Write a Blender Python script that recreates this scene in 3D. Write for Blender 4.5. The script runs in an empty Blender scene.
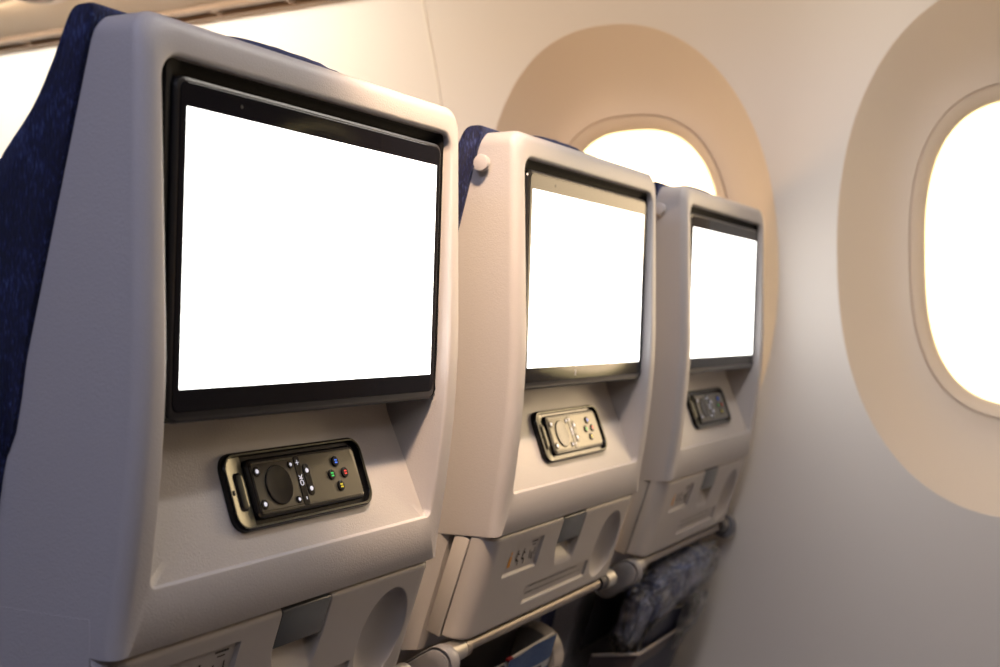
import bpy, bmesh, math, random
from mathutils import Vector, Matrix, noise
random.seed(7)
PI = math.pi
C = bpy.context.scene.collection
EYE = 1.12            # camera height above the cabin floor
SX = [0.7060, 1.1855, 1.6665]   # seat centres across the row
Y0 = 0.505            # rear plane of the seat backs

# ------------------------------------------------------------------ helpers
def link(o, parent=None):
    C.objects.link(o)
    if parent is not None:
        o.parent = parent
    return o

def finish(bm, name, mat, parent=None, smooth=35, weld=True):
    if weld:
        bmesh.ops.remove_doubles(bm, verts=bm.verts, dist=1e-6)
    bmesh.ops.recalc_face_normals(bm, faces=bm.faces)
    me = bpy.data.meshes.new(name)
    bm.to_mesh(me); bm.free()
    if smooth is not None:
        for p in me.polygons: p.use_smooth = True
        me.set_sharp_from_angle(angle=math.radians(smooth))
    if isinstance(mat, (list, tuple)):
        for m in mat: me.materials.append(m)
    else:
        me.materials.append(mat)
    return link(bpy.data.objects.new(name, me), parent)

def tag(o, label=None, cat=None, group=None, kind=None):
    if label: o['label'] = label
    if cat: o['category'] = cat
    if group: o['group'] = group
    if kind: o['kind'] = kind
    return o

def empty(name, loc):
    o = bpy.data.objects.new(name, None)
    o.empty_display_size = 0.05
    o.location = loc
    return link(o)

def copy_tree(o, parent=None):
    c = o.copy(); C.objects.link(c); c.parent = parent
    for ch in list(o.children):
        copy_tree(ch, c)
    return c

def bridge(bm, a, b, closed=True, mi=0):
    n = len(a)
    for i in range(n if closed else n-1):
        j = (i+1) % n
        vs = [a[i], a[j], b[j], b[i]]
        u = []
        for v in vs:
            if v not in u: u.append(v)
        if len(u) >= 3:
            try:
                f = bm.faces.new(u); f.material_index = mi
            except ValueError: pass

def box(bm, x0, x1, y0, y1, z0, z1, M=None, bev=0, seg=2):
    r = bmesh.ops.create_cube(bm, size=1)
    vs = r['verts']
    for v in vs:
        v.co = Vector(((x0+x1)/2+v.co.x*(x1-x0), (y0+y1)/2+v.co.y*(y1-y0), (z0+z1)/2+v.co.z*(z1-z0)))
    if bev:
        es = list({e for v in vs for e in v.link_edges})
        r2 = bmesh.ops.bevel(bm, geom=es, offset=bev, segments=seg, profile=.5, affect='EDGES')
        vs = list({v for f in r2['faces'] for v in f.verts} | {v for v in vs if v.is_valid})
    if M is not None:
        for v in vs: v.co = M @ v.co
    return vs

def tube(bm, pts, r, n=16, cap=True):
    """round tube along a list of points; r is one radius or a list"""
    rings = []
    for i, p in enumerate(pts):
        p = Vector(p)
        a = Vector(pts[max(i-1, 0)]); b = Vector(pts[min(i+1, len(pts)-1)])
        d = (b-a).normalized()
        up = Vector((0, 0, 1)) if abs(d.z) < .9 else Vector((0, 1, 0))
        e1 = d.cross(up).normalized(); e2 = d.cross(e1)
        rr_ = r[i] if isinstance(r, (list, tuple)) else r
        rings.append([bm.verts.new(p+rr_*(math.cos(2*PI*k/n)*e1+math.sin(2*PI*k/n)*e2)) for k in range(n)])
    for a, b in zip(rings, rings[1:]): bridge(bm, a, b)
    if cap:
        bm.faces.new(rings[0]); bm.faces.new(rings[-1])

def rrect(hw, z0, z1, rt, rb, na=8, ns=14, nt=20, k=0.0):
    """rounded rectangle in (x, z): half width hw, radii rt at the top and rb at the bottom;
    k widens it towards the top"""
    P = []
    def side(a, b, n):
        for i in range(n):
            t = i/n
            P.append((a[0]+(b[0]-a[0])*t, a[1]+(b[1]-a[1])*t))
    def arc(cx, cz, r, a0):
        for i in range(na):
            a = a0+PI/2*i/na
            P.append((cx+r*math.cos(a), cz+r*math.sin(a)))
    side((hw, z0+rb), (hw, z1-rt), ns); arc(hw-rt, z1-rt, rt, 0)
    side((hw-rt, z1), (-hw+rt, z1), nt); arc(-hw+rt, z1-rt, rt, PI/2)
    side((-hw, z1-rt), (-hw, z0+rb), ns); arc(-hw+rb, z0+rb, rb, PI)
    side((-hw+rb, z0), (hw-rb, z0), nt); arc(hw-rb, z0+rb, rb, -PI/2)
    zc = (z0+z1)/2
    return [(x*(1+k*(z-zc)), z) for x, z in P]

def plate(bm, hw, hh, r, n0, n1, M, cx=0, cs=0, bev=.0006, na=6):
    """rounded plate in a local (x, s, n) frame, thickness from n0 (back) to n1 (front), edges eased"""
    P = rrect(hw, -hh, hh, r, r, na, 1, 1)
    def ring(ins, n):
        out = []
        for x, s in P:
            fx = (hw-ins)/hw; fs = (hh-ins)/hh
            out.append(bm.verts.new(M @ Vector((cx+x*fx, cs+s*fs, n))))
        return out
    a = ring(0, n0); b = ring(0, n1-bev); c = ring(bev*.3, n1-bev*.3); d = ring(bev, n1)
    bridge(bm, a, b); bridge(bm, b, c); bridge(bm, c, d)
    bm.faces.new(d); bm.faces.new(a)

def disc(bm, r, n0, n1, M, cx=0, cs=0, bev=.0005, n=28, sx=1, dome=0):
    def ring(rr_, nn):
        return [bm.verts.new(M @ Vector((cx+rr_*sx*math.cos(2*PI*i/n), cs+rr_*math.sin(2*PI*i/n), nn))) for i in range(n)]
    R = [ring(r, n0), ring(r, n1-bev), ring(r-bev*.3, n1-bev*.3), ring(r-bev, n1)]
    if dome:
        for q in (.8, .6, .4, .2):
            R.append(ring((r-bev)*q, n1+dome*(1-q*q)))
    for a, b in zip(R, R[1:]): bridge(bm, a, b)
    bm.faces.new(R[0]); bm.faces.new(R[-1])

# ------------------------------------------------------------------ materials
def mat(name, col, rough=.5, metal=0, spec=.5, emit=None, estr=0, coat=0, bump=None, var=None):
    """bump = (noise scale, strength, distance); var = (scale, second colour, low, high)"""
    m = bpy.data.materials.new(name); m.use_nodes = True
    nt = m.node_tree; b = nt.nodes['Principled BSDF']
    b.inputs['Base Color'].default_value = (*col, 1)
    b.inputs['Roughness'].default_value = rough
    b.inputs['Metallic'].default_value = metal
    b.inputs['Specular IOR Level'].default_value = spec
    b.inputs['Coat Weight'].default_value = coat
    b.inputs['Coat Roughness'].default_value = .08
    if emit:
        b.inputs['Emission Color'].default_value = (*emit, 1)
        b.inputs['Emission Strength'].default_value = estr
    tc = nt.nodes.new('ShaderNodeTexCoord')
    if bump:
        n = nt.nodes.new('ShaderNodeTexNoise'); n.inputs['Scale'].default_value = bump[0]
        n.inputs['Detail'].default_value = 3
        nt.links.new(tc.outputs['Object'], n.inputs['Vector'])
        bp = nt.nodes.new('ShaderNodeBump'); bp.inputs['Strength'].default_value = bump[1]
        bp.inputs['Distance'].default_value = bump[2]
        nt.links.new(n.outputs['Fac'], bp.inputs['Height']); nt.links.new(bp.outputs['Normal'], b.inputs['Normal'])
    if var:
        n = nt.nodes.new('ShaderNodeTexNoise'); n.inputs['Scale'].default_value = var[0]
        nt.links.new(tc.outputs['Object'], n.inputs['Vector'])
        r = nt.nodes.new('ShaderNodeValToRGB')
        r.color_ramp.elements[0].position = var[2]; r.color_ramp.elements[0].color = (*col, 1)
        r.color_ramp.elements[1].position = var[3]; r.color_ramp.elements[1].color = (*var[1], 1)
        nt.links.new(n.outputs['Fac'], r.inputs['Fac']); nt.links.new(r.outputs['Color'], b.inputs['Base Color'])
    return m

M_shell = mat('shell_plastic', (.48, .46, .465), .42, bump=(700, .3, .0010))
M_tray = mat('tray_plastic', (.50, .475, .465), .38, bump=(1100, .10, .0004))
M_wall = mat('cabin_wall_plastic', (.74, .70, .66), .5, bump=(500, .06, .0004))
M_warmwall = mat('tan_window_reveal_plastic', (.74, .63, .515), .5, bump=(500, .06, .0004))  # wall plastic again, with the recesses' warm light put into the colour
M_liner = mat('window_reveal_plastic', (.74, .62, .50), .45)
M_seal = mat('window_seal', (.90, .92, .80), .3)
_n = M_seal.node_tree; _t = _n.nodes.new('ShaderNodeBsdfTranslucent'); _t.inputs['Color'].default_value = (.80, .85, .66, 1)
_m = _n.nodes.new('ShaderNodeMixShader'); _m.inputs['Fac'].default_value = .45
_o = [q for q in _n.nodes if q.type == 'OUTPUT_MATERIAL'][0]
_n.links.new(_n.nodes['Principled BSDF'].outputs[0], _m.inputs[1]); _n.links.new(_t.outputs[0], _m.inputs[2]); _n.links.new(_m.outputs[0], _o.inputs['Surface'])
M_black = mat('black_gloss_bezel', (.007, .007, .010), .07, spec=.09)
M_edge = mat('black_satin_frame', (.012, .012, .014), .3)
M_rub = mat('matt_black_housing', (.004, .004, .005), .7, spec=.1)
M_disp = mat('lit_blank_display', (.8, .8, .8), .1, emit=(1, .99, .95), estr=2.4)
M_cradle = mat('olive_metallic_plastic', (.11, .11, .085), .28, metal=.55)
M_hand = mat('handset_face', (.105, .10, .082), .3, metal=.5)
M_blk2 = mat('black_plastic', (.007, .007, .008), .2, spec=.28)
M_lit = mat('lit_button_white', (.6, .6, .65), .3, emit=(.85, .85, 1), estr=.4)
M_blue = mat('lit_glyph_blue', (.02, .1, .6), .4, emit=(.03, .2, 1), estr=.6)
M_green = mat('lit_glyph_green', (.02, .5, .1), .4, emit=(.05, .8, .15), estr=.4)
M_red = mat('lit_glyph_red', (.5, .02, .02), .4, emit=(1, .05, .04), estr=.4)
M_yel = mat('lit_glyph_yellow', (.6, .5, .02), .4, emit=(.9, .75, .05), estr=.4)
M_latch = mat('latch_grey_plastic', (.115, .125, .135), .33)
M_chrome = mat('satin_chrome', (.55, .53, .50), .5, metal=1)
M_tube = mat('brushed_steel_tube', (.36, .32, .29), .48, metal=1)
M_knuckle = mat('hinge_grey_plastic', (.20, .20, .22), .4, bump=(800, .1, .0004))
M_knuckle2 = mat('hinge_cap_plastic', (.33, .30, .28), .4)
M_dark = mat('dark_grey_plastic', (.045, .042, .05), .45)
M_pocket = mat('pocket_vinyl', (.07, .055, .06), .5, bump=(300, .2, .001))
M_metal = mat('seat_leg_metal', (.35, .35, .36), .35, metal=1)
M_bin = mat('bin_underside_plastic', (.25, .175, .11), .45, bump=(400, .05, .0004))
M_rail = mat('rail_brown_plastic', (.26, .18, .125), .4)
M_groove = mat('rail_groove_dark', (.06, .035, .025), .5)
M_orange = mat('pictogram_orange', (.75, .35, .06), .5)
M_ink = mat('printed_ink', (.05, .045, .045), .6)
M_ink2 = mat('faded_printed_ink', (.16, .15, .15), .6)
M_carpet = mat('carpet_navy', (.03, .035, .06), .95, bump=(700, .6, .003), var=(300, (.06, .06, .09), .4, .7))
M_ceil = mat('ceiling_plastic', (.60, .57, .55), .6)
M_paper = mat('paper_pages', (.75, .72, .68), .6)
M_coverb = mat('cover_blue', (.010, .045, .17), .55, var=(900, (.05, .14, .36), .52, .62))
M_covern = mat('cover_navy', (.010, .013, .04), .5)
M_coverr = mat('cover_red', (.35, .03, .03), .35)
M_whiteink = mat('cover_white_band', (.36, .38, .43), .4)

def fabric():
    m = bpy.data.materials.new('navy_woven_fabric'); m.use_nodes = True
    nt = m.node_tree; b = nt.nodes['Principled BSDF']
    b.inputs['Roughness'].default_value = .9
    b.inputs['Sheen Weight'].default_value = .25
    b.inputs['Sheen Tint'].default_value = (.25, .35, .8, 1)
    tc = nt.nodes.new('ShaderNodeTexCoord')
    mp = nt.nodes.new('ShaderNodeMapping'); mp.inputs['Scale'].default_value = (900, 900, 170)
    n = nt.nodes.new('ShaderNodeTexNoise'); n.inputs['Scale'].default_value = 1; n.inputs['Detail'].default_value = 2
    n2 = nt.nodes.new('ShaderNodeTexNoise'); n2.inputs['Scale'].default_value = 26; n2.inputs['Detail'].default_value = 3
    ad = nt.nodes.new('ShaderNodeMath'); ad.operation = 'MULTIPLY_ADD'
    ad.inputs[1].default_value = .45
    r = nt.nodes.new('ShaderNodeValToRGB')
    e = r.color_ramp.elements
    e[0].position = .66; e[0].color = (.003, .004, .022, 1)
    e[1].position = .98; e[1].color = (.045, .070, .20, 1)
    x = e.new(.83); x.color = (.005, .008, .055, 1)
    L = nt.links
    L.new(tc.outputs['Object'], mp.inputs['Vector']); L.new(mp.outputs['Vector'], n.inputs['Vector'])
    L.new(tc.outputs['Object'], n2.inputs['Vector'])
    L.new(n2.outputs['Fac'], ad.inputs[0]); L.new(n.outputs['Fac'], ad.inputs[2])
    L.new(ad.outputs[0], r.inputs['Fac']); L.new(r.outputs['Color'], b.inputs['Base Color'])
    bp = nt.nodes.new('ShaderNodeBump'); bp.inputs['Strength'].default_value = .6; bp.inputs['Distance'].default_value = .0012
    L.new(n.outputs['Fac'], bp.inputs['Height']); L.new(bp.outputs['Normal'], b.inputs['Normal'])
    return m
M_fab = fabric()

def clear_film(name, rough, bumpscale, dist, tint=(1, 1, 1), fac=.12):
    m = bpy.data.materials.new(name); m.use_nodes = True
    nt = m.node_tree
    for n in list(nt.nodes): nt.nodes.remove(n)
    out = nt.nodes.new('ShaderNodeOutputMaterial'); mix = nt.nodes.new('ShaderNodeMixShader')
    tr = nt.nodes.new('ShaderNodeBsdfTransparent'); tr.inputs['Color'].default_value = (*tint, 1)
    gl = nt.nodes.new('ShaderNodeBsdfGlossy'); gl.inputs['Roughness'].default_value = rough
    fr = nt.nodes.new('ShaderNodeFresnel'); fr.inputs['IOR'].default_value = 1.45
    ad = nt.nodes.new('ShaderNodeMath'); ad.operation = 'ADD'; ad.inputs[1].default_value = fac; ad.use_clamp = True
    L = nt.links
    L.new(fr.outputs[0], ad.inputs[0]); L.new(ad.outputs[0], mix.inputs['Fac'])
    L.new(tr.outputs[0], mix.inputs[1]); L.new(gl.outputs[0], mix.inputs[2]); L.new(mix.outputs[0], out.inputs['Surface'])
    if bumpscale:
        tc = nt.nodes.new('ShaderNodeTexCoord'); n = nt.nodes.new('ShaderNodeTexNoise'); n.inputs['Scale'].default_value = bumpscale
        n.inputs['Detail'].default_value = 4
        bp = nt.nodes.new('ShaderNodeBump'); bp.inputs['Distance'].default_value = dist
        L.new(tc.outputs['Object'], n.inputs['Vector']); L.new(n.outputs['Fac'], bp.inputs['Height'])
        L.new(bp.outputs['Normal'], gl.inputs['Normal']); L.new(bp.outputs['Normal'], fr.inputs['Normal'])
    return m
M_pane = clear_film('window_pane_glass', .02, 0, 0, fac=0)
M_film = clear_film('crinkled_clear_plastic', .13, 45, .025, tint=(.97, .97, .99), fac=.17)

# ------------------------------------------------------------------ side wall
PROF = [(-1.12, 1.72), (-.9, 1.80), (-.6, 1.875), (-.3, 1.905), (0, 1.912), (.2, 1.900), (.389, 1.865), (.579, 1.797), (.75, 1.715), (1.0, 1.56)]
def wallx(z):
    z = max(-1.12, min(1.0, z))
    for i in range(len(PROF)-1):
        if z <= PROF[i+1][0]: break
    p = [PROF[max(i-1, 0)], PROF[i], PROF[i+1], PROF[min(i+2, len(PROF)-1)]]
    h = p[2][0]-p[1][0]; t = (z-p[1][0])/h
    m1 = (p[2][1]-p[0][1])/(p[2][0]-p[0][0])*h; m2 = (p[3][1]-p[1][1])/(p[3][0]-p[1][0])*h
    return (2*t**3-3*t*t+1)*p[1][1]+(t**3-2*t*t+t)*m1+(-2*t**3+3*t*t)*p[2][1]+(t**3-t*t)*m2

WZ = .118                      # window centre height
WIN = [(.768, .445, 1.095), (.136, -.165, .445), (-.462, -.775, -.165)]   # centre y, panel from, panel to
OW, OH = .151, .232            # opening
FW, FH = .174, .256            # outside of the inner frame
RW, RH = .270, .3895
RZ = -.0045            # outside of the recess
DEP = .074
NP = 144
def sup(a, b, n, i):
    t = 2*PI*(i+.0)/NP
    c, s = math.cos(t), math.sin(t)
    return (a*math.copysign(abs(c)**(2/n), c), b*math.copysign(abs(s)**(2/n), s))
Z_LO, Z_HI = -.50, .70
bm = bmesh.new()
def wv(y, z, d=0):
    return bm.verts.new((wallx(z)+d, y, z+EYE))
for yc, ya, yb_ in WIN:
    prev = None
    for q in range(0, 13):
        t = q/12
        ring = []
        for i in range(NP):
            a = sup(FW, FH, 2.6, i); b = sup(RW, RH, 2.25, i)
            y = yc+a[0]+(b[0]-a[0])*t; z = WZ+a[1]+(b[1]+RZ-a[1])*t
            ring.append(wv(y, z, DEP*math.cos(t*PI/2)**1.0*(1-.0*t)))
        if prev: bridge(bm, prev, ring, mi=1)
        prev = ring
    base = prev
    # soft lip then out to the panel rectangle
    for q in range(1, 11):
        t = q/10
        ring = []
        for i in range(NP):
            th = 2*PI*i/NP; c, s = math.cos(th), math.sin(th); mx = max(abs(c), abs(s))
            r = (c/mx, s/mx)
            ry = (yb_ if r[0] > 0 else ya)-yc
            Y = yc+abs(r[0])*ry; Z = WZ+(abs(r[1])*(Z_HI-WZ) if r[1] > 0 else -abs(r[1])*(WZ-Z_LO))
            b = sup(RW, RH, 2.25, i)
            ring.append(wv(yc+b[0]+(Y-yc-b[0])*t, WZ+b[1]+RZ+(Z-WZ-b[1]-RZ)*t))
        bridge(bm, prev, ring); prev = ring
def strip(ya, yb_, za, zb, nz):
    rows = [[wv(ya+(yb_-ya)*j/4, za+(zb-za)*i/nz) for j in range(5)] for i in range(nz+1)]
    for a, b in zip(rows, rows[1:]): bridge(bm, a, b, closed=False)
strip(-.775, 1.095, -1.12, Z_LO, 14)
strip(-.775, 1.095, Z_HI, 1.0, 8)
strip(-3.0, -.775, -1.12, 1.0, 40)
strip(1.0995, 4.6, -1.12, 1.0, 60)
wall = finish(bm, 'wall_right', [M_wall, M_warmwall], smooth=28)
tag(wall, kind='structure')

# the joint between two wall panels: a narrow dark gap with a raised edge
bm = bmesh.new()
prev = None
for i in range(61):
    z = -1.12+2.12*i/60
    x = wallx(z)
    r = [bm.verts.new((x+dx, y, z+EYE)) for dx, y in ((.001, 1.0940), (-.0012, 1.0948), (-.0018, 1.0970), (-.0012, 1.0995), (.001, 1.1005))]
    if prev: bridge(bm, prev, r, closed=False)
    prev = r
tag(finish(bm, 'trim_1', mat('seam_strip_plastic', (.80, .76, .70), .35)), kind='structure')

# windows: inner frame, pale seal, pane
for wi, (yc, ya, yb_) in enumerate(WIN):
    bm = bmesh.new()
    def ring(a, b, n, d):
        return [bm.verts.new((wallx(WZ+sup(a, b, n, i)[1])+d, yc+sup(a, b, n, i)[0], WZ+sup(a, b, n, i)[1]+EYE)) for i in range(NP)]
    rs = [ring(FW, FH, 2.6, DEP), ring(FW-.0005, FH-.0005, 2.6, DEP+.005), ring(FW-.0025, FH-.0025, 2.6, DEP+.005), ring(FW-.003, FH-.003, 2.6, DEP-.001),
          ring(FW-.006, FH-.006, 2.62, DEP+.000), ring(OW+.006, OH+.006, 2.65, DEP+.006), ring(OW+.001, OH+.001, 2.7, DEP+.011), ring(OW, OH, 2.7, DEP+.015)]
    for a, b in zip(rs, rs[1:]): bridge(bm, a, b)
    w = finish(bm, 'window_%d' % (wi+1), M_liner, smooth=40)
    tag(w, kind='structure')
    bm = bmesh.new()
    rs = [ring(OW, OH, 2.7, DEP+.015), ring(OW-.001, OH-.001, 2.7, DEP+.024), ring(OW-.009, OH-.009, 2.7, DEP+.030), ring(OW-.011, OH-.011, 2.7, DEP+.045)]
    for a, b in zip(rs, rs[1:]): bridge(bm, a, b)
    finish(bm, 'window_frame', M_seal, w, smooth=50)
    bm = bmesh.new()
    prev = None
    for q in (1, .75, .5, .25):
        r = ring((OW-.0095)*q, (OH-.0095)*q, 2.7, DEP+.034)
        if prev: bridge(bm, prev, r)
        prev = r
    bm.faces.new(prev)
    if wi == 2: finish(bm, 'window_shade', M_wall, w)  # shade added on the unseen rear window to stop its reflection
    else: finish(bm, 'window_pane', M_pane, w)

# the rest of the cabin shell
def slab(name, x0, x1, y0, y1, z0, z1, m):
    b_ = bmesh.new(); box(b_, x0, x1, y0, y1, z0+EYE, z1+EYE)
    return tag(finish(b_, name, m, smooth=None), kind='structure')
slab('floor', -3.6, 1.95, -3.0, 4.6, -1.17, -1.12, M_carpet)
slab('wall_left', -3.66, -3.6, -3.0, 4.6, -1.12, 1.2, M_wall)
slab('wall_front', -3.6, 2.0, 4.6, 4.66, -1.12, 1.2, M_wall)
slab('wall_back', -3.6, 2.0, -3.06, -3.0, -1.12, 1.2, M_wall)
slab('ceiling', -3.66, 2.0, -3.06, 4.66, 1.0, 1.06, M_ceil)

# ------------------------------------------------------------------ overhead bin with service panel
BZ = .597
root = empty('overhead_bin', (1.4, .8, EYE+BZ))
tag(root, 'tan overhead luggage bin with brown edge rails, running above the window seats', 'overhead bin')
Yb0, Yb1 = -3.0, 4.6
def ext(profile, name, m, y0=Yb0, y1=Yb1, closed=True, smooth=30):
    b_ = bmesh.new()
    a = [b_.verts.new((x-1.4, y0-.8, z-BZ)) for x, z in profile]
    c = [b_.verts.new((x-1.4, y1-.8, z-BZ)) for x, z in profile]
    bridge(b_, a, c, closed=closed)
    if closed: b_.faces.new(a); b_.faces.new(c)
    return finish(b_, name, m, root, smooth=smooth)
ext([(1.02, BZ+.02), (1.06, BZ+.002), (1.12, BZ), (1.45, BZ), (1.46, BZ+.006), (1.475, BZ+.006), (1.485, BZ), (1.69, BZ), (1.695, BZ+.01), (1.70, BZ+.3), (1.0, BZ+.3), (.98, BZ+.12)], 'bin_body', M_bin)
ext([(1.695, BZ+.02), (1.695, BZ-.001), (1.700, BZ-.006), (1.716, BZ-.006), (1.721, BZ), (1.721, BZ+.02)], 'rail', M_rail)
ext([(1.721, BZ+.02), (1.721, BZ+.004), (1.758, BZ+.004), (1.758, BZ+.02)], 'rail_groove', M_groove)
ext([(1.758, BZ+.02), (1.758, BZ-.001), (1.761, BZ-.004), (1.771, BZ-.004), (1.775, BZ), (1.775, BZ+.02)], 'rail', M_rail)
for k in range(12):
    b_ = bmesh.new(); y = 1.0+k*.17
    box(b_, 1.719-1.4, 1.76-1.4, y-.8, y+.012-.8, -.0015, .016, bev=.001)
    finish(b_, 'rail_clip', M_rail, root)
# shallow reading-light dish under the bin
b_ = bmesh.new()
Mx = Matrix.Translation((1.50-1.4, 1.72-.8, 0)) @ Matrix.Rotation(PI, 4, 'X')
disc(b_, .055, -.006, .003, Mx, bev=.002, n=40)
finish(b_, 'reading_light', mat('lamp_ring_brown', (.22, .15, .11), .35), root)
b_ = bmesh.new(); disc(b_, .034, .003, .008, Mx, bev=.002, n=32, dome=.006)
finish(b_, 'reading_light_lens', M_groove, root)
# long seam across the service panel
for y in (1.35, 2.05, 2.75):
    b_ = bmesh.new(); box(b_, 1.13-1.4, 1.69-1.4, y-.8, y+.004-.8, -.0012, .002)
    finish(b_, 'panel_joint', M_groove, root)

# ------------------------------------------------------------------ the seat
def yr(z):                       # rear surface of the shell
    t = max(0, min(1, (-.0-z)/.187))
    return .505+.023*t**1.7
def yb(z):                       # line where shell meets cushion
    return .547+(.172-z)*.285
def Yl(y): return y-Y0
W = .1875
ZB, ZT = -.1955, .1895
ALF = math.radians(18.9)

def build_seat():
    root = empty('airplane_seat', (0, Y0, 0))
    def V(b_, x, y, z): return b_.verts.new((x, Yl(y), z+EYE))
    # ---- upper shell with wedge recess
    b_ = bmesh.new()
    R = .0105
    def outer(ins, rt): return rrect(W-ins, ZB+ins*.10, ZT-ins, rt, .0006, 8, 22, 24)
    rings = []
    rings.append([V(b_, x, max(yb(z), yr(z)+R+.001), z) for x, z in outer(0, .014)])
    for k in range(0, 10):
        a = PI/2*k/9
        ins = R*(1-math.cos(a)); o = outer(ins, .016+ins*.5)
        rings.append([V(b_, x, yr(z)+R*(1-math.sin(a)), z) for x, z in o])
    # opening
    OZ0, OZ1, OHW, KK = -.156, .1650, .1665, .15
    def floor_y(z):
        return .525+(z+.156)*.34 if z < -.06 else .5576
    def opn(ins, r): return [(x_-.0008, z_) for x_, z_ in rrect(OHW-ins, OZ0+ins*.25, OZ1-ins, r, .006, 8, 22, 24, k=KK)]
    for dd, yy in ((-.0032, 0), (-.0020, .0004), (-.0009, .0012), (-.0002, .0026), (0, .0045)):
        o = opn(dd, .015-dd); full = []
        for x, z in o:
            # the lip fades out along the bottom, where the recess runs into the face
            fade = min(1, max(0, (floor_y(z)-yr(z))/.008)) if z < 0 else 1
            full.append(V(b_, x, yr(z)+yy*fade, z))
        rings.append(full)
    for q in (.35, .7, 1):
        o = opn(.018*q, .013); full = []
        for (x, z), (x0, z0) in zip(o, opn(0, .015)):
            dep = max(0, floor_y(z)-yr(z))
            fy = yr(z)+max(dep, .0004)*1.0
            y = (yr(z)+min(.0045, dep))*(1-q)+fy*q
            # narrow the taper where the recess is shallow
            s = min(1, dep/.045)
            xx = x0+(x-x0)*s; zz = z0+(z-z0)*(1 if z > 0 else s)
            full.append(V(b_, xx, y, zz))
        rings.append(full)
    for a, c in zip(rings, rings[1:]): bridge(b_, a, c)
    # recess floor
    last = [(v.co.x, v.co.z-EYE) for v in rings[-1]]
    prev = rings[-1]
    for q in (.9, .75, .6, .4, .2):
        r_ = [V(b_, x*q, floor_y(-.03+(z+.03)*q), -.03+(z+.03)*q) for x, z in last]
        bridge(b_, prev, r_); prev = r_
    b_.faces.new(prev)
    b_.faces.new(rings[0])
    finish(b_, 'upper_shell', M_shell, root, smooth=42)

    # ---- lower shell behind and below the tray
    def yk(z): return .574+(-.187-z)*.325
    b_ = bmesh.new()
    zs = [-.1956, -.22, -.26, -.30, -.312, -.318, -.345, -.365, -.42, -.50, -.60, -.68]
    prev = None
    for z in zs:
        hw = W if z > -.33 else (.178 if z > -.35 else .150)
        y0, y1 = yk(z)+(0.0 if z > -.315 else .035), yb(z)
        if z < -.35: y1 = yk(z)+.075
        r_ = 0.012
        ps = [(-hw, y1), (-hw, y0+r_), (-hw+r_*.3, y0+r_*.3), (-hw+r_, y0), (hw-r_, y0), (hw-r_*.3, y0+r_*.3), (hw, y0+r_), (hw, y1)]
        ring = [V(b_, x, y, z) for x, y in ps]
        if prev: bridge(b_, prev, ring)
        else: b_.faces.new(ring)
        prev = ring
    b_.faces.new(prev)
    finish(b_, 'lower_shell', M_shell, root, smooth=40)

    # ---- screen: black body, glossy glass with lit area
    tilt = math.atan(.007/.19)
    Ms = Matrix.Translation((.0026, Yl(.5135), .0512+EYE)) @ Matrix.Rotation(tilt, 4, 'X') @ Matrix(((1, 0, 0, 0), (0, 0, -1, 0), (0, 1, 0, 0), (0, 0, 0, 1)))
    b_ = bmesh.new(); plate(b_, .1580, .1065, .008, -.020, 0, Ms, cs=-.0020, bev=.0022, na=8)
    box(b_, -.09, .09, -.07, .07, -.045, -.018, Ms)
    sc = finish(b_, 'screen', M_edge, root, smooth=18)
    b_ = bmesh.new(); rs = []
    for hw_, hh_, n_, r_ in ((.1640, .1110, -.034, .010), (.1640, .1110, -.0010, .010), (.1634, .1104, 0, .0095), (.1620, .1090, -.0005, .009), (.1580, .1060, -.0030, .009), (.1550, .1020, -.006, .008)):
        rs.append([b_.verts.new(Ms @ Vector((x-.0034*(hw_-.155)/.009, s_+.0055 if s_ > 0 else s_+.0040, n_))) for x, s_ in rrect(hw_, -hh_, hh_, r_, r_, 8, 4, 8)])
    for a, c in zip(rs, rs[1:]): bridge(b_, a, c)
    b_.faces.new(rs[0]); b_.faces.new(rs[-1])
    finish(b_, 'screen_housing', M_rub, sc, smooth=40)  # black housing, widened left to paint in the shadow gap by the screen
    b_ = bmesh.new(); plate(b_, .1545, .1015, .006, -.002, .0007, Ms, bev=.0006, na=8)
    finish(b_, 'screen_glass', M_black, sc, smooth=None)
    b_ = bmesh.new(); plate(b_, .1490, .0868, .0004, .0002, .0009, Ms, cs=-.0005, bev=.0001, na=2)
    finish(b_, 'display', M_disp, sc, smooth=None)
    b_ = bmesh.new(); disc(b_, .0014, .0002, .0009, Ms, cx=-.098, cs=.094, n=14)
    finish(b_, 'camera_dot', mat('sensor_grey', (.03, .03, .032), .6) if 'sensor_grey' not in bpy.data.materials else bpy.data.materials['sensor_grey'], sc)
    b_ = bmesh.new(); plate(b_, .0013, .0035, .001, .0002, .0010, Ms, cx=-.034, cs=-.0945, bev=.0002)
    finish(b_, 'indicator_mark', M_whiteink, sc)

    # ---- remote cradle on the sloping floor of the recess
    Mr = remote_frame()
    b_ = bmesh.new()
    hw, hh, rr_ = .0818, .0273, .012
    P = lambda ins, r: rrect(hw-ins, -hh+ins, hh-ins, r, r, 8, 4, 16)
    defs = [(-.0005, .0125, -.003), (-.0005, .0125, .0025), (.0004, .012, .0044), (.0014, .011, .0050), (.0020, .0105, .0046), (.0027, .010, .0012)]
    rs = [[b_.verts.new(Mr @ Vector((x, s, n))) for x, s in P(i, r)] for i, r, n in defs]
    for a, c in zip(rs, rs[1:]): bridge(b_, a, c)
    b_.faces.new(rs[0]); b_.faces.new(rs[-1])
    cr = finish(b_, 'remote_cradle', M_blk2, root, smooth=50)
    b_ = bmesh.new()
    rs = [[b_.verts.new(Mr @ Vector((x, s, n))) for x, s in P(i, r)] for i, r, n in [(.0012, .0110, .0048), (.0015, .0108, .0054), (.0023, .0104, .0053), (.0027, .0100, .0040)]]
    for a, c in zip(rs, rs[1:]): bridge(b_, a, c)
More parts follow.
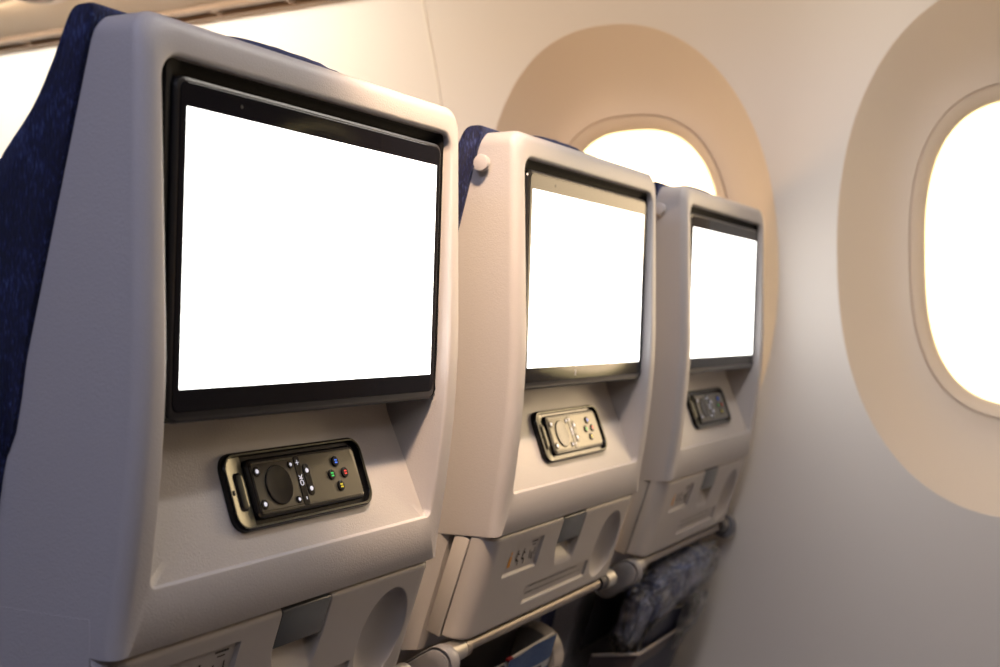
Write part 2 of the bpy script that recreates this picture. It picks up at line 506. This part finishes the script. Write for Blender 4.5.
    finish(b_, 'cradle_trim', M_cradle, cr, smooth=50)
    # curved olive plate left of the handset
    b_ = bmesh.new()
    rows = []
    for i in range(13):
        x = -.0787+.0190*i/12
        sh = .0248 if x > -.073 else .0248-(.0072-math.sqrt(max(0, .0072**2-(-.073-x)**2)))
        rows.append([b_.verts.new(Mr @ Vector((x, sh*(-1+2*j/8), .0040-.0022*math.sin(PI/2*i/12)))) for j in range(9)])
    for p, q in zip(rows, rows[1:]): bridge(b_, p, q, closed=False)
    finish(b_, 'cradle_plate', M_cradle, cr, smooth=60)
    b_ = bmesh.new(); plate(b_, .0044, .0135, .0035, .0015, .0034, Mr, cx=-.0680, bev=.0004)
    finish(b_, 'finger_slot', M_blk2, cr)
    b_ = bmesh.new(); plate(b_, .0030, .0120, .0024, .0020, .0044, Mr, cx=-.0668, bev=.0008)
    finish(b_, 'release_tab', M_cradle, cr)
    b_ = bmesh.new(); disc(b_, .0020, .0012, .0040, Mr, cx=-.0763, n=16)
    finish(b_, 'screw_hole', M_blk2, cr)

    # ---- tray table: front leaf (relief) + rear leaf
    Mt = Matrix.Translation((0, Yl(.5315), -.1978+EYE)) @ Matrix(((1, 0, 0, 0), (0, math.sin(ALF), -math.cos(ALF), 0), (0, -math.cos(ALF), -math.sin(ALF), 0), (0, 0, 0, 1)))
    TW, TL = .1868, .1080       # local frame: x across, s downwards, n towards the viewer
    def sst(a, b, v):
        t = max(0, min(1, (v-a)/(b-a))); return t*t*(3-2*t)
    def relief(x, s):
        d = 0
        e = TW-abs(x); r = .020
        if e < r: d -= (r-math.sqrt(max(0, r*r-(r-e)**2)))*.85
        e = s; r = .005
        if e < r: d -= (r-math.sqrt(max(0, r*r-(r-e)**2)))*.9
        e = TL-s; r = .004
        if e < r: d -= (r-math.sqrt(max(0, r*r-(r-e)**2)))*.9
        # cup dish
        q = math.hypot((x-.129)/.0345, (s-.0565)/.0420)
        if q < 1: d -= .0150*(1-q**2.6)
        # scoop under the latch
        cx_ = .0065+.004*sst(.03, .06, s)
        sw = .0290-.007*sst(.030, .060, s)
        if .0 <= s < .060:
            m = 1-sst(sw-.004, sw+.0015, abs(x-cx_))
            dep = .0135*(1-sst(.036, .060, s)) if s > .030 else .0135
            d -= dep*m
        # pictogram panel
        m = sst(-.1405, -.1395, x)*(1-sst(-.0655, -.0640, x))*sst(.0140, .0152, s)*(1-sst(.0455, .0495, s))
        d -= .0028*m
        # caption panel
        m = sst(-.0710, -.0700, x)*(1-sst(.0890, .0905, x))*sst(.0700, .0710, s)*(1-sst(.0880, .0915, s))
        d -= .0026*m
        return d
    b_ = bmesh.new()
    def axis(n, L, edge):
        out = []
        for i in range(n+1):
            t = i/n
            out.append(L*t)
        return out
    nx, ns = 340, 110
    # finer steps at the rounded edges
    xs = sorted(set([round(-TW+.02*(1-math.cos(PI/2*i/12)), 6) for i in range(13)]+[round(TW-.02*(1-math.cos(PI/2*i/12)), 6) for i in range(13)]+[round(-TW+.02+(2*TW-.04)*i/nx, 6) for i in range(nx+1)]))
    ss = sorted(set([round(.005*(1-math.cos(PI/2*i/6)), 6) for i in range(7)]+[round(TL-.004*(1-math.cos(PI/2*i/6)), 6) for i in range(7)]+[round(.005+(TL-.009)*i/ns, 6) for i in range(ns+1)]))
    grid = [[b_.verts.new(Mt @ Vector((x, s, relief(x, s)))) for x in xs] for s in ss]
    for a, c in zip(grid, grid[1:]): bridge(b_, a, c, closed=False)
    border = grid[0][:]+[r[-1] for r in grid[1:]]+grid[-1][-2::-1]+[r[0] for r in grid[-2:0:-1]]
    bk = -.0225
    bring = []
    for v in border:
        loc = Mt.inverted() @ v.co
        bring.append(b_.verts.new(Mt @ Vector((loc.x, loc.y, bk))))
    bridge(b_, border, bring); b_.faces.new(bring)
    tr = finish(b_, 'tray_table', M_tray, root, smooth=50)
    # rear leaf
    b_ = bmesh.new()
    box(b_, -TW, TW, .0088, TL+.004, -.0405, -.0242, Mt, bev=.0012)
    finish(b_, 'rear_leaf', M_tray, tr, smooth=40)
    b_ = bmesh.new()
    box(b_, -TW+.002, TW-.002, .0075, TL-.003, -.0245, -.022, Mt)
    finish(b_, 'leaf_gap', M_dark, tr, smooth=40)
    # latch
    b_ = bmesh.new()
    box(b_, .0055-.0292, .0055+.0292, .0008, .0315, -.013, .0002, Mt, bev=.0014, seg=3)
    finish(b_, 'latch', M_latch, tr, smooth=20)
    # printed pictogram: two seated figures and arrows
    b_ = bmesh.new()
    def pl(pts, n=-.0024):
        vs = [b_.verts.new(Mt @ Vector((x, s, n))) for x, s in pts]
        b_.faces.new(vs)
    def seg(x0, s0, x1, s1, w):
        d = Vector((x1-x0, s1-s0)); q = Vector((-d.y, d.x)).normalized()*w/2
        pl([(x0+q.x, s0+q.y), (x1+q.x, s1+q.y), (x1-q.x, s1-q.y), (x0-q.x, s0-q.y)])
    for ox in (-.113, -.100):
        seg(ox+.001, .024, ox-.0005, .035, .0024); seg(ox-.0005, .035, ox+.005, .036, .0022); seg(ox+.005, .036, ox+.0052, .0415, .0017)
        seg(ox+.0015, .028, ox+.005, .0295, .0014)
    seg(-.086, .0190, -.072, .0190, .0016)
    seg(-.083, .0225, -.075, .0225, .0012)
    seg(-.085, .028, -.082, .038, .0018); seg(-.079, .031, -.0765, .040, .0018); seg(-.074, .027, -.073, .035, .0014)
    finish(b_, 'pictogram', M_ink, tr, smooth=None)
    b_ = bmesh.new()
    pl([(-.1290, .028), (-.1255, .028), (-.1240, .032), (-.1240, .0405), (-.1305, .0405), (-.1305, .032)])
    pl([(-.1287, .0235), (-.1260, .0235), (-.1256, .0270), (-.1290, .0270)])
    finish(b_, 'pictogram_figure', M_orange, tr, smooth=None)
    # two caption lines too small to read: rows of tiny marks
    b_ = bmesh.new()
    rnd = random.Random(3)
    for s0, xa, xb, hgt in ((.0735, -.058, .064, .0016), (.0805, -.064, .076, .0018)):
        x = xa
        while x < xb:
            wln = rnd.uniform(.0012, .0022)
            pl([(x, s0), (x+wln, s0), (x+wln, s0+hgt), (x, s0+hgt)], -.0023)
            x += wln+rnd.choice((.0007, .0007, .0008, .0022))
    finish(b_, 'caption_marks', M_ink2, tr, smooth=None)

    # ---- pivot tube under the tray, collars and left arm
    TY, TZ = .5790, -.3095
    b_ = bmesh.new(); tube(b_, [(-.172, Yl(TY), TZ+EYE), (.172, Yl(TY), TZ+EYE)], .0062, 20)
    tb = finish(b_, 'pivot_tube', M_tube, root)
    def collar(xa, xb, r, m, nm='collar'):
        b2 = bmesh.new(); tube(b2, [(xa, Yl(TY), TZ+EYE), (xa+.0006, Yl(TY), TZ+EYE), (xb-.0006, Yl(TY), TZ+EYE), (xb, Yl(TY), TZ+EYE)], [r*.94, r, r, r*.94], 24)
        finish(b2, nm, m, tb, smooth=25)
    collar(-.196, -.168, .0105, M_chrome); collar(-.167, -.158, .0100, M_tube)
    collar(.172, .187, .0090, M_dark, 'sleeve'); collar(.188, .212, .0108, M_chrome)
    def arm(x0, x1, m1, m2):
        # stadium-shaped arm that runs down and forward
        b2 = bmesh.new()
        a = math.radians(-32); L, r = .036, .0168
        base = Vector((0, Yl(.577), TZ-.004+EYE))
        d = Vector((0, math.cos(a), math.sin(a))); q = Vector((0, -math.sin(a), math.cos(a)))
        pts = []
        for i in range(17):
            th = PI/2+PI*i/16; pts.append((math.cos(th)*r, math.sin(th)*r))
        for i in range(17):
            th = -PI/2+PI*i/16; pts.append((L+math.cos(th)*r, math.sin(th)*r))
        def rg(x, f): return [b2.verts.new(base+Vector((x, 0, 0))+d*((p[0]-L/2)*f+L/2)+q*p[1]*f) for p in pts]
        rs = [rg(x0+.004, .92), rg(x0+.002, .97), rg(x0+.003, 1), rg(x1-.003, 1), rg(x1, .95)]
        for aa, bb in zip(rs, rs[1:]): bridge(b2, aa, bb)
        b2.faces.new(rs[0]); b2.faces.new(rs[-1])
        ob = finish(b2, 'tray_arm', m1, root, smooth=50)
        b2 = bmesh.new()
        f0 = .84
        rs = [[b2.verts.new(base+Vector((x, 0, 0))+d*((p[0]-L/2)*f+L/2)+q*p[1]*f) for p in pts] for x, f in ((x0+.006, .86), (x0+.0015, .86), (x0+.0005, .82), (x0+.0002, .5))]
        for aa, bb in zip(rs, rs[1:]): bridge(b2, aa, bb)
        b2.faces.new(rs[-1]); b2.faces.new(rs[0])
        finish(b2, 'arm_cap', m2, ob, smooth=50)
    arm(-.216, -.197, M_knuckle, M_knuckle)
    # ---- lower back: pocket, round pivot cover, frame edge
    b_ = bmesh.new()
    prev = None
    for z in (-.445, -.448, -.50, -.56, -.62, -.66):
        bul = .058-.040*min(1, (-.445-z)/.2)
        ring = [V(b_, x, yk(z)-(bul if abs(x) < .13 else .002), z) for x in (-.149, -.115, -.07, 0, .07, .125, .149)]
        if prev: bridge(b_, prev, ring, closed=False)
        prev = ring
    bmesh.ops.solidify(b_, geom=b_.faces[:], thickness=.0025)
    pk = finish(b_, 'pocket', M_pocket, root, smooth=50)
    b_ = bmesh.new(); tube(b_, [(x, Yl(yk(-.445)-(.0595 if abs(x) < .13 else .004)), -.445+EYE) for x in (-.15, -.115, -.07, 0, .07, .125, .15)], .0026, 8)
    finish(b_, 'pocket_hem', M_knuckle2, pk)
    b_ = bmesh.new()
    Mp = Matrix.Translation((.101, Yl(.632), -.385+EYE)) @ Matrix.Rotation(-PI/2, 4, 'Y')
    disc(b_, .036, -.012, .014, Mp, bev=.004, n=36)
    finish(b_, 'pivot_cover', M_knuckle2, root, smooth=40)
    # dark recliner plate covering the lower back
    b_ = bmesh.new()
    prev = None
    for z in (-.334, -.36, -.40, -.44):
        ring = [V(b_, x, yk(z)-.004+(.0 if abs(x) < .148 else .02), z) for x in (-.1515, -.148, .148, .1515)]
        if prev: bridge(b_, prev, ring, closed=False)
        prev = ring
    bmesh.ops.solidify(b_, geom=b_.faces[:], thickness=.003)
    finish(b_, 'back_plate', M_dark, root, smooth=50)

    # ---- coat hook
    b_ = bmesh.new()
    Mh = Matrix.Translation((-W, Yl(.5395), .158+EYE)) @ Matrix.Rotation(-PI/2, 4, 'Y')
    tube(b_, [Mh @ Vector((0, 0, n)) for n in (-.002, .006)], .0042, 18)
    disc(b_, .0078, .005, .0105, Mh, bev=.0012, n=30)
    hk = finish(b_, 'coat_hook', M_shell, root, smooth=40)

    # ---- upholstery
    def cushion(name, prof, x0, x1, edge=.016, nx=14, bulge=0):
        b2 = bmesh.new()
        cy = sum(p[0] for p in prof)/len(prof); cz = sum(p[1] for p in prof)/len(prof)
        rows = []
        steps = [(x0, .0), (x0, .5), (x0+edge*.15, .8), (x0+edge*.5, .95), (x0+edge, 1)]
        steps += [(x0+edge+(x1-x0-2*edge)*i/nx, 1) for i in range(1, nx)]
        steps += [(x1-edge, 1), (x1-edge*.5, .95), (x1-edge*.15, .8), (x1, .5), (x1, 0)]
        for x, f in steps:
            if f == 0: continue
            sh = edge*(1-f)*1.0
            ring = []
            for k, (y, z) in enumerate(prof):
                v = Vector((y-cy, z-cz)); L = v.length
                n_ = noise.noise(Vector((x*14, y*14, z*14)))*.0022 if f > .6 else 0
                g = max(0, (L-sh)/L) if f > .6 else .5
                v = v*(g+n_/max(L, .02))
                ring.append(b2.verts.new((x, Yl(cy+v.x), cz+v.y+EYE)))
            rows.append(ring)
        for a, c in zip(rows, rows[1:]): bridge(b2, a, c)
        b2.faces.new(rows[0]); b2.faces.new(rows[-1])
        return finish(b2, name, M_fab, root, smooth=70)
    def dense(pts, m=4):
        out = []
        n = len(pts)
        for i in range(n):
            p0, p1, p2, p3 = pts[i-1], pts[i], pts[(i+1) % n], pts[(i+2) % n]
            for k in range(m):
                t = k/m
                out.append(tuple(.5*((2*p1[c])+(-p0[c]+p2[c])*t+(2*p0[c]-5*p1[c]+4*p2[c]-p3[c])*t*t+(-p0[c]+3*p1[c]-3*p2[c]+p3[c])*t**3) for c in (0, 1)))
        return out
    hp = [(.5415, .1900), (.551, .1950), (.561, .1905), (.573, .168), (.593, .137), (.626, .104), (.655, .062), (.668, .01), (.672, -.05), (.662, -.075), (yb(-.07)+.001, -.075), (yb(.0)+.001, .0), (yb(.09)+.001, .09), (yb(.16)+.0005, .16)]
    cushion('headrest', dense(hp), -.1915, .1915, edge=.006)
    bp_ = [(yb(-.08)+.001, -.08), (yb(-.08)+.05, -.077), (yb(-.1)+.085, -.10), (yb(-.3)+.09, -.3), (yb(-.5)+.10, -.5), (yb(-.62)+.09, -.62), (yb(-.66)+.05, -.655), (yb(-.64)+.01, -.64), (yb(-.5)+.001, -.5), (yb(-.3)+.001, -.3)]
    cushion('backrest', dense(bp_), -.205, .205, edge=.02)
    sp = [(.80, -.66), (.86, -.645), (1.0, -.640), (1.15, -.635), (1.24, -.645), (1.265, -.69), (1.24, -.735), (1.1, -.745), (.9, -.745), (.80, -.74)]
    cushion('seat_cushion', dense(sp), -.188, .188, edge=.02)
    # folded fabric strap over the top of the headrest
    b_ = bmesh.new()
    prev = None
    for i in range(15):
        t = i/14; x = -.072+.150*t
        h = .0150*min(1, math.sin(PI*t)**.14 if 0 < t < 1 else 0)+.0015*noise.noise(Vector((x*60, 1, 2)))
        if i in (0, 14): h = -.003
        ring = []
        for k in range(9):
            a = PI*k/8
            ring.append(V(b_, x, .556-.014*math.cos(a)*(1 if a < PI/2 else 1.6), .1925+h*math.sin(a)+(-.004 if k in (0, 8) else 0)))
        if prev: bridge(b_, prev, ring, closed=False)
        else: b_.faces.new(ring)
        prev = ring
    b_.faces.new(prev)
    finish(b_, 'headrest_strap', M_fab, root, smooth=60)

    # ---- frame, armrest and legs
    b_ = bmesh.new(); box(b_, -.183, .183, Yl(.80), Yl(1.24), EYE-.775, EYE-.745, bev=.006)
    finish(b_, 'seat_pan', M_dark, root)
    for xs_ in (-.17, .17):
        b_ = bmesh.new()
        tube(b_, [(xs_, Yl(.86), EYE-.77), (xs_, Yl(.80), EYE-1.10)], .016, 12)
        box(b_, xs_-.02, xs_+.02, Yl(.76), Yl(.84), .0, .022, bev=.004)
        finish(b_, 'leg', M_metal, root)
        b_ = bmesh.new()
        tube(b_, [(xs_, Yl(1.10), EYE-.77), (xs_, Yl(1.14), EYE-1.10)], .016, 12)
        box(b_, xs_-.02, xs_+.02, Yl(1.10), Yl(1.18), .0, .022, bev=.004)
        finish(b_, 'leg', M_metal, root)
    b_ = bmesh.new(); box(b_, -.262, -.222, Yl(.84), Yl(1.16), EYE-.47, EYE-.435, bev=.012, seg=3)
    ar = finish(b_, 'armrest', M_dark, root)
    b_ = bmesh.new(); box(b_, -.252, -.232, Yl(.88), Yl(.98), EYE-.77, EYE-.46, bev=.005)
    finish(b_, 'armrest_post', M_dark, ar)
    return root, arm

def remote_frame():
    a = math.radians(18.8)
    return Matrix.Translation((.0052, Yl(.5402), -.1110+EYE)) @ Matrix(((1, 0, 0, 0), (0, math.sin(a), -math.cos(a), 0), (0, math.cos(a), math.sin(a), 0), (0, 0, 0, 1)))

seat, arm_fn = build_seat()
tag(seat, 'nearest grey seat back with the largest blank lit screen and no coat hook in view', 'airplane seat', 'airplane seats in one row')
seats = [seat]
seat_labels = ['', 'middle seat back of the row, small round hook at its upper left corner',
               'farthest seat back, beside the window wall, with wrapped blanket in its pocket']
for i in (1, 2):
    s = copy_tree(seat); s['label'] = seat_labels[i]; seats.append(s)
for s, x in zip(seats, SX):
    s.location = (x, Y0, 0)
# the nearest seat shows no hook
for ch in list(seats[0].children):
    if ch.name.startswith('coat_hook'):
        bpy.data.objects.remove(ch)
# only the middle screen shows the small mark on its chin
for s in (seats[0], seats[2]):
    for ch in s.children:
        if ch.name.startswith('screen'):
            for g in list(ch.children):
                if g.name.startswith('indicator_mark'): bpy.data.objects.remove(g)

# plain side cover on the aisle side of the nearest seat
b2 = bmesh.new()
box(b2, -W-.00015, -W+.002, Yl(.548), Yl(.665), EYE-.36, EYE-.172)
finish(b2, 'side_cover', M_shell, seats[0], smooth=None)
# arm at the window end of the row
b2 = bmesh.new()
tube(b2, [(.205, Yl(.5795), -.3125+EYE), (.212, Yl(.5795), -.3125+EYE), (.222, Yl(.5795), -.3125+EYE)], [.019, .021, .018], 26)
finish(b2, 'tray_arm', M_knuckle, seats[2], smooth=50)

# ------------------------------------------------------------------ remote controls
def text_mesh(name, body, size, Mx, m, parent, depth=.0001):
    cu = bpy.data.curves.new(name, 'FONT'); cu.body = body; cu.size = size; cu.align_x = 'CENTER'; cu.align_y = 'CENTER'; cu.extrude = depth
    t = bpy.data.objects.new(name+'_tmp', cu); C.objects.link(t)
    dg = bpy.context.evaluated_depsgraph_get()
    me = bpy.data.meshes.new_from_object(t.evaluated_get(dg))
    bpy.data.objects.remove(t)
    me.transform(Mx); me.materials.clear(); me.materials.append(m)
    return link(bpy.data.objects.new(name, me), parent)

def build_remote():
    root = empty('remote_control', (0, 0, 0))
    I = Matrix.Identity(4)
    b_ = bmesh.new(); plate(b_, .0655, .0215, .0060, .0012, .0050, I, cx=.0060, bev=.0018, na=8)
    body = finish(b_, 'handset_body', M_blk2, root, smooth=18)
    b_ = bmesh.new(); plate(b_, .0620, .0186, .0040, .004, .0056, I, cx=.0065, bev=.0006, na=6)
    finish(b_, 'face_plate', M_hand, root, smooth=18)
    b_ = bmesh.new(); disc(b_, .0145, .005, .0068, I, cx=-.0300, bev=.0008, n=48, dome=-.0004)
    finish(b_, 'touch_pad', M_blk2, root, smooth=18)
    b_ = bmesh.new(); plate(b_, .0034, .0182, .0015, .005, .0061, I, cx=-.0040, bev=.0004)
    finish(b_, 'rocker_strip', M_blk2, root, smooth=18)
    k = root
    def btn(nm, x, s, r, m, ring=True):
        b3 = bmesh.new(); disc(b3, r*1.25, .005, .0064, I, cx=x, cs=s, n=22, bev=.0004)
        o = finish(b3, nm, M_blk2, k, smooth=18)
        b3 = bmesh.new(); disc(b3, r*.55, .006, .0068, I, cx=x, cs=s, n=18, bev=.0003)
        finish(b3, 'button_cap', m, o, smooth=18)
    btn('button', -.0505, .0118, .0029, M_lit); btn('button', -.0505, -.0118, .0029, M_lit)
    btn('button', -.0122, .0130, .0023, M_lit); btn('button', -.0122, -.0130, .0023, M_lit)
    b_ = bmesh.new(); plate(b_, .0038, .0120, .0034, .005, .0061, I, cx=.0045, bev=.0004)
    finish(b_, 'volume_rocker', M_blk2, root, smooth=18)
    btn('button', .0045, .0068, .0032, M_lit); btn('button', .0045, -.0068, .0032, M_lit)
    for (x, s, m) in ((.0415, .0100, M_blue), (.0330, .0005, M_green), (.0500, .0005, M_red), (.0410, -.0090, M_yel)):
        b3 = bmesh.new(); disc(b3, .0041, .005, .0070, I, cx=x, cs=s, n=24, bev=.0008)
        o = finish(b3, 'game_button', M_blk2, root, smooth=18)
        b3 = bmesh.new()
        for a in range(4):
            disc(b3, .0007, .0068, .0072, I, cx=x+.0012*math.cos(a*PI/2+PI/4), cs=s+.0014*math.sin(a*PI/2+PI/4), n=8, bev=.0001)
        finish(b3, 'button_glyph', m, o)
    R90 = Matrix.Rotation(PI/2, 4, 'Z')
    text_mesh('ok_mark', 'OK', .0058, Matrix.Translation((-.0040, .0005, .0062)) @ R90, M_lit, root)
    text_mesh('plus_mark', '+', .0075, Matrix.Translation((-.0040, .0133, .0062)), M_lit, root)
    text_mesh('minus_mark', '-', .0085, Matrix.Translation((-.0040, -.0130, .0062)) @ R90, M_lit, root)
    b_ = bmesh.new()
    # thin outline strip round the pad block
    for (x0, x1, s0, s1) in ((-.0550, -.0080, .0166, .0170), (-.0550, -.0080, -.0170, -.0166), (-.0552, -.0548, -.0168, .0168)):
        box(b_, x0, x1, s0, s1, .0054, .0058)
    finish(b_, 'pad_outline', M_blk2, root)
    return root
rem = build_remote()
tag(rem, 'black and olive remote control clipped under the nearest large screen', 'remote control', 'remote controls in the seat backs')
rems = [rem]+[copy_tree(rem) for _ in (1, 2)]
rems[1]['label'] = 'remote control shining with window light, clipped under the middle screen'
rems[2]['label'] = 'smallest, darkest looking remote control, clipped under the farthest screen'
for r_, x in zip(rems, SX):
    r_.matrix_world = Matrix.Translation((x, Y0, 0)) @ remote_frame()

# ------------------------------------------------------------------ things in the pockets
def yk(z): return .574+(-.187-z)*.325
def booklet(name, x0, x1, ztop, zbot, off, th, roll, cover, band=None, redcorner=False):
    zc = (ztop+zbot)/2
    a = math.atan(.325)
    root = empty(name, ((x0+x1)/2, yk(zc)-off, zc+EYE))
    hw, hh = (x1-x0)/2, (ztop-zbot)/2
    F = Matrix.Rotation(math.radians(roll), 4, 'Y') @ Matrix(((1, 0, 0, 0), (0, -math.sin(a), -math.cos(a), 0), (0, math.cos(a), -math.sin(a), 0), (0, 0, 0, 1)))
    b_ = bmesh.new(); box(b_, -hw+.001, hw-.001, -hh, hh-.001, -th/2, th/2, F)
    finish(b_, 'pages', M_paper, root, smooth=None)
    b_ = bmesh.new()
    n = 10; rows = []
    for k in range(n+1):
        x = -hw+2*hw*k/n; wv_ = .0012+.0011*math.sin(k*.9)
        rows.append([b_.verts.new(F @ Vector((x, s, th/2+.0006+wv_*(.5+s/hh*.5)))) for s in (-hh, 0, hh)])
    for p, q in zip(rows, rows[1:]): bridge(b_, p, q, closed=False)
    bmesh.ops.solidify(b_, geom=b_.faces[:], thickness=.0006)
    cv = finish(b_, 'cover', cover, root, smooth=60)
    if band:
        b_ = bmesh.new()
        rows = []
        for k in range(n+1):
            x = (-hw+2*hw*k/n)*.98; wv_ = .0012+.0011*math.sin(k*.9)
            rows.append([b_.verts.new(F @ Vector((x, s, th/2+.0010+wv_*(.5+s/hh*.5)))) for s in band])
        for p, q in zip(rows, rows[1:]): bridge(b_, p, q, closed=False)
        finish(b_, 'title_band', M_whiteink, cv)
        b_ = bmesh.new(); rnd = random.Random(5); x = -hw*.8
        while x < hw*.6:
            w_ = rnd.uniform(.003, .006); s0 = (band[0]+band[1])/2-.003
            box(b_, x, x+w_, s0, s0+.005, th/2+.0016, th/2+.0036, F); x += w_+.0016
        finish(b_, 'title_marks', M_covern, cv)
    if redcorner:
        b_ = bmesh.new(); box(b_, -hw, -hw+.010, hh-.0025, hh+.0005, -th/2, th/2+.0012, F)
        finish(b_, 'red_corner', M_coverr, cv)
    return root
x = SX[1]
tag(booklet('magazine', x-.040, x+.080, -.344, -.60, .036, .003, -1.5, M_coverb, band=(.088, .098), redcorner=True),
    'blue magazine with pale title band in the middle seat pocket', 'magazine')
tag(booklet('leaflet', x-.155, x-.030, -.352, -.60, .030, .002, 1, M_covern),
    'dark navy leaflet left of the blue magazine in the pocket', 'leaflet')
x = SX[2]

# blanket sealed in clear plastic, stuffed in the farthest pocket
bag = empty('wrapped_blanket', (x+.010, yk(-.378)-.036, -.378+EYE))
tag(bag, 'blue grey folded blanket sealed in crinkled clear plastic under the farthest tray', 'blanket')
def blob(name, m, sx, sy, sz, amp, freq, seed, parent, off=(0, 0, 0), off2=.0):
    b_ = bmesh.new()
    bmesh.ops.create_icosphere(b_, subdivisions=6, radius=1)
    for v in b_.verts:
        p = v.co.copy()
        q = Vector([math.copysign(abs(c)**.62, c) for c in p])
        n1 = noise.noise(p*freq+Vector((seed, 0, 0))); n2 = abs(noise.noise(p*freq*2.3+Vector((0, seed, 0))))
        s = 1+amp*(n1*1.0-n2*.9)+off2
        v.co = Vector((q.x*sx*s, q.y*sy*s, q.z*sz*s))
        if v.co.z < 0:
            v.co.y *= 1-.75*min(1, -v.co.z/sz)
            if v.co.x < 0: v.co.z *= 1+.9*min(1, -v.co.x/sx)
        # the right end stands higher, and the pack leans with the seat back
        v.co.z += v.co.x*.06; v.co.y -= v.co.z*.325
        v.co += Vector(off)
    return finish(b_, name, m, parent, smooth=80)
M_blanket = mat('blanket_blue_grey', (.20, .26, .48), .9, bump=(60, .9, .008), var=(30, (.58, .64, .85), .42, .62))
blob('folded_blanket', M_blanket, .140, .026, .046, .14, 1.8, 3, bag)
wrap = blob('plastic_wrap', M_film, .146, .031, .052, .24, 3.6, 9, bag, off2=.03)

mg = booklet('safety_card', x-.090, x+.085, -.402, -.60, .050, .003, 4, M_covern, redcorner=True)
tag(mg, 'dark card with white page edge leaning on the wrapped blanket', 'card')

# earphone pouch: small clear sachet beside the card
po = blob('earphone_pouch', M_film, .045, .009, .030, .25, 3, 21, None)
po.location = (x+.080, yk(-.43)-.064, -.428+EYE)
tag(po, 'small crumpled clear pouch right of the card in the farthest pocket', 'pouch')

# ------------------------------------------------------------------ light
wd = bpy.data.worlds.new('sky'); bpy.context.scene.world = wd; wd.use_nodes = True
nt = wd.node_tree; bg = nt.nodes['Background']
bg.inputs['Color'].default_value = (1, .74, .45, 1); bg.inputs['Strength'].default_value = 8.0
for yc, _, _ in WIN[:2]:
    l = bpy.data.lights.new('window_portal', 'AREA'); l.shape = 'RECTANGLE'; l.size = .29; l.size_y = .47
    l.cycles.is_portal = True
    o = bpy.data.objects.new('window_portal', l); link(o)
    o.location = (wallx(WZ)+DEP+.07, yc, WZ+EYE); o.rotation_euler = (0, PI/2, 0)
    l.size, l.size_y = .50, .32
def area(name, loc, target, sx, sy, power, col):
    l = bpy.data.lights.new(name, 'AREA'); l.shape = 'RECTANGLE'; l.size = sx; l.size_y = sy; l.energy = power; l.color = col
    o = bpy.data.objects.new(name, l); link(o); o.location = loc
    o.rotation_euler = (Vector(target)-Vector(loc)).to_track_quat('-Z', 'Y').to_euler()
    return o
# sidewall wash light strips tucked under the bin: bright ahead of the row, dim beside it
area('sidewall_wash', (1.50, 2.1, EYE+.585), (1.86, 2.1, EYE+.25), 1.7, .05, 8.0, (1, .93, .80))
area('sidewall_wash', (1.52, .70, EYE+.585), (1.90, .70, EYE+.10), 1.1, .05, .7, (1, .80, .60))
# aisle ceiling light, cool
area('aisle_ceiling_light', (-.45, .3, EYE+.93), (.2, .45, EYE-.2), 1.0, .4, 7, (.70, .72, 1))
area('cabin_ceiling_light', (.35, -.75, EYE+.90), (1.1, .5, EYE-.1), 1.2, .3, 2.0, (1, .93, .88))  # neutral fill added overhead to brighten the seat backs
area('service_panel_light', (1.15, .22, EYE+.585), (1.15, .45, EYE-.2), 1.0, .05, 2.4, (1, .93, .84))
# added warm fills for bounced light: one behind the viewer's row, one low ahead of the seats, both turned to the side wall
area('mood_light', (1.45, -1.2, EYE+.05), (1.9, .40, EYE+.10), .3, .4, 1.2, (1, .64, .34))
area('mood_light', (1.10, 1.45, EYE-.30), (1.85, .85, EYE+.42), .5, .3, 4.0, (1, .62, .33))

# reading light above the viewer's row, warm, aimed past the nearest seat
l = bpy.data.lights.new('reading_lamp', 'SPOT'); l.energy = 33; l.color = (1, .68, .42); l.spot_size = math.radians(44); l.spot_blend = .9; l.shadow_soft_size = .03
o = bpy.data.objects.new('reading_lamp', l); link(o); o.location = (.66, .25, EYE+.585)
o.rotation_euler = (Vector((1.05, .62, EYE-.22))-o.location).to_track_quat('-Z', 'Y').to_euler()

# ------------------------------------------------------------------ camera
th = math.radians(27.7)
cam = bpy.data.cameras.new('camera'); cam.lens = 43.2; cam.sensor_width = 36; cam.sensor_fit = 'HORIZONTAL'; cam.shift_y = -.0025
cam.clip_start = .02
co = bpy.data.objects.new('camera', cam); link(co)
co.location = (0, 0, EYE); co.rotation_euler = (PI/2, 0, -(PI/2-th))
cam.dof.use_dof = True; cam.dof.focus_distance = .95; cam.dof.aperture_fstop = 7
bpy.context.scene.camera = co
vs = bpy.context.scene.view_settings
vs.view_transform = 'Standard'; vs.look = 'None'; vs.exposure = .55; vs.gamma = 1; vs.use_curve_mapping = False
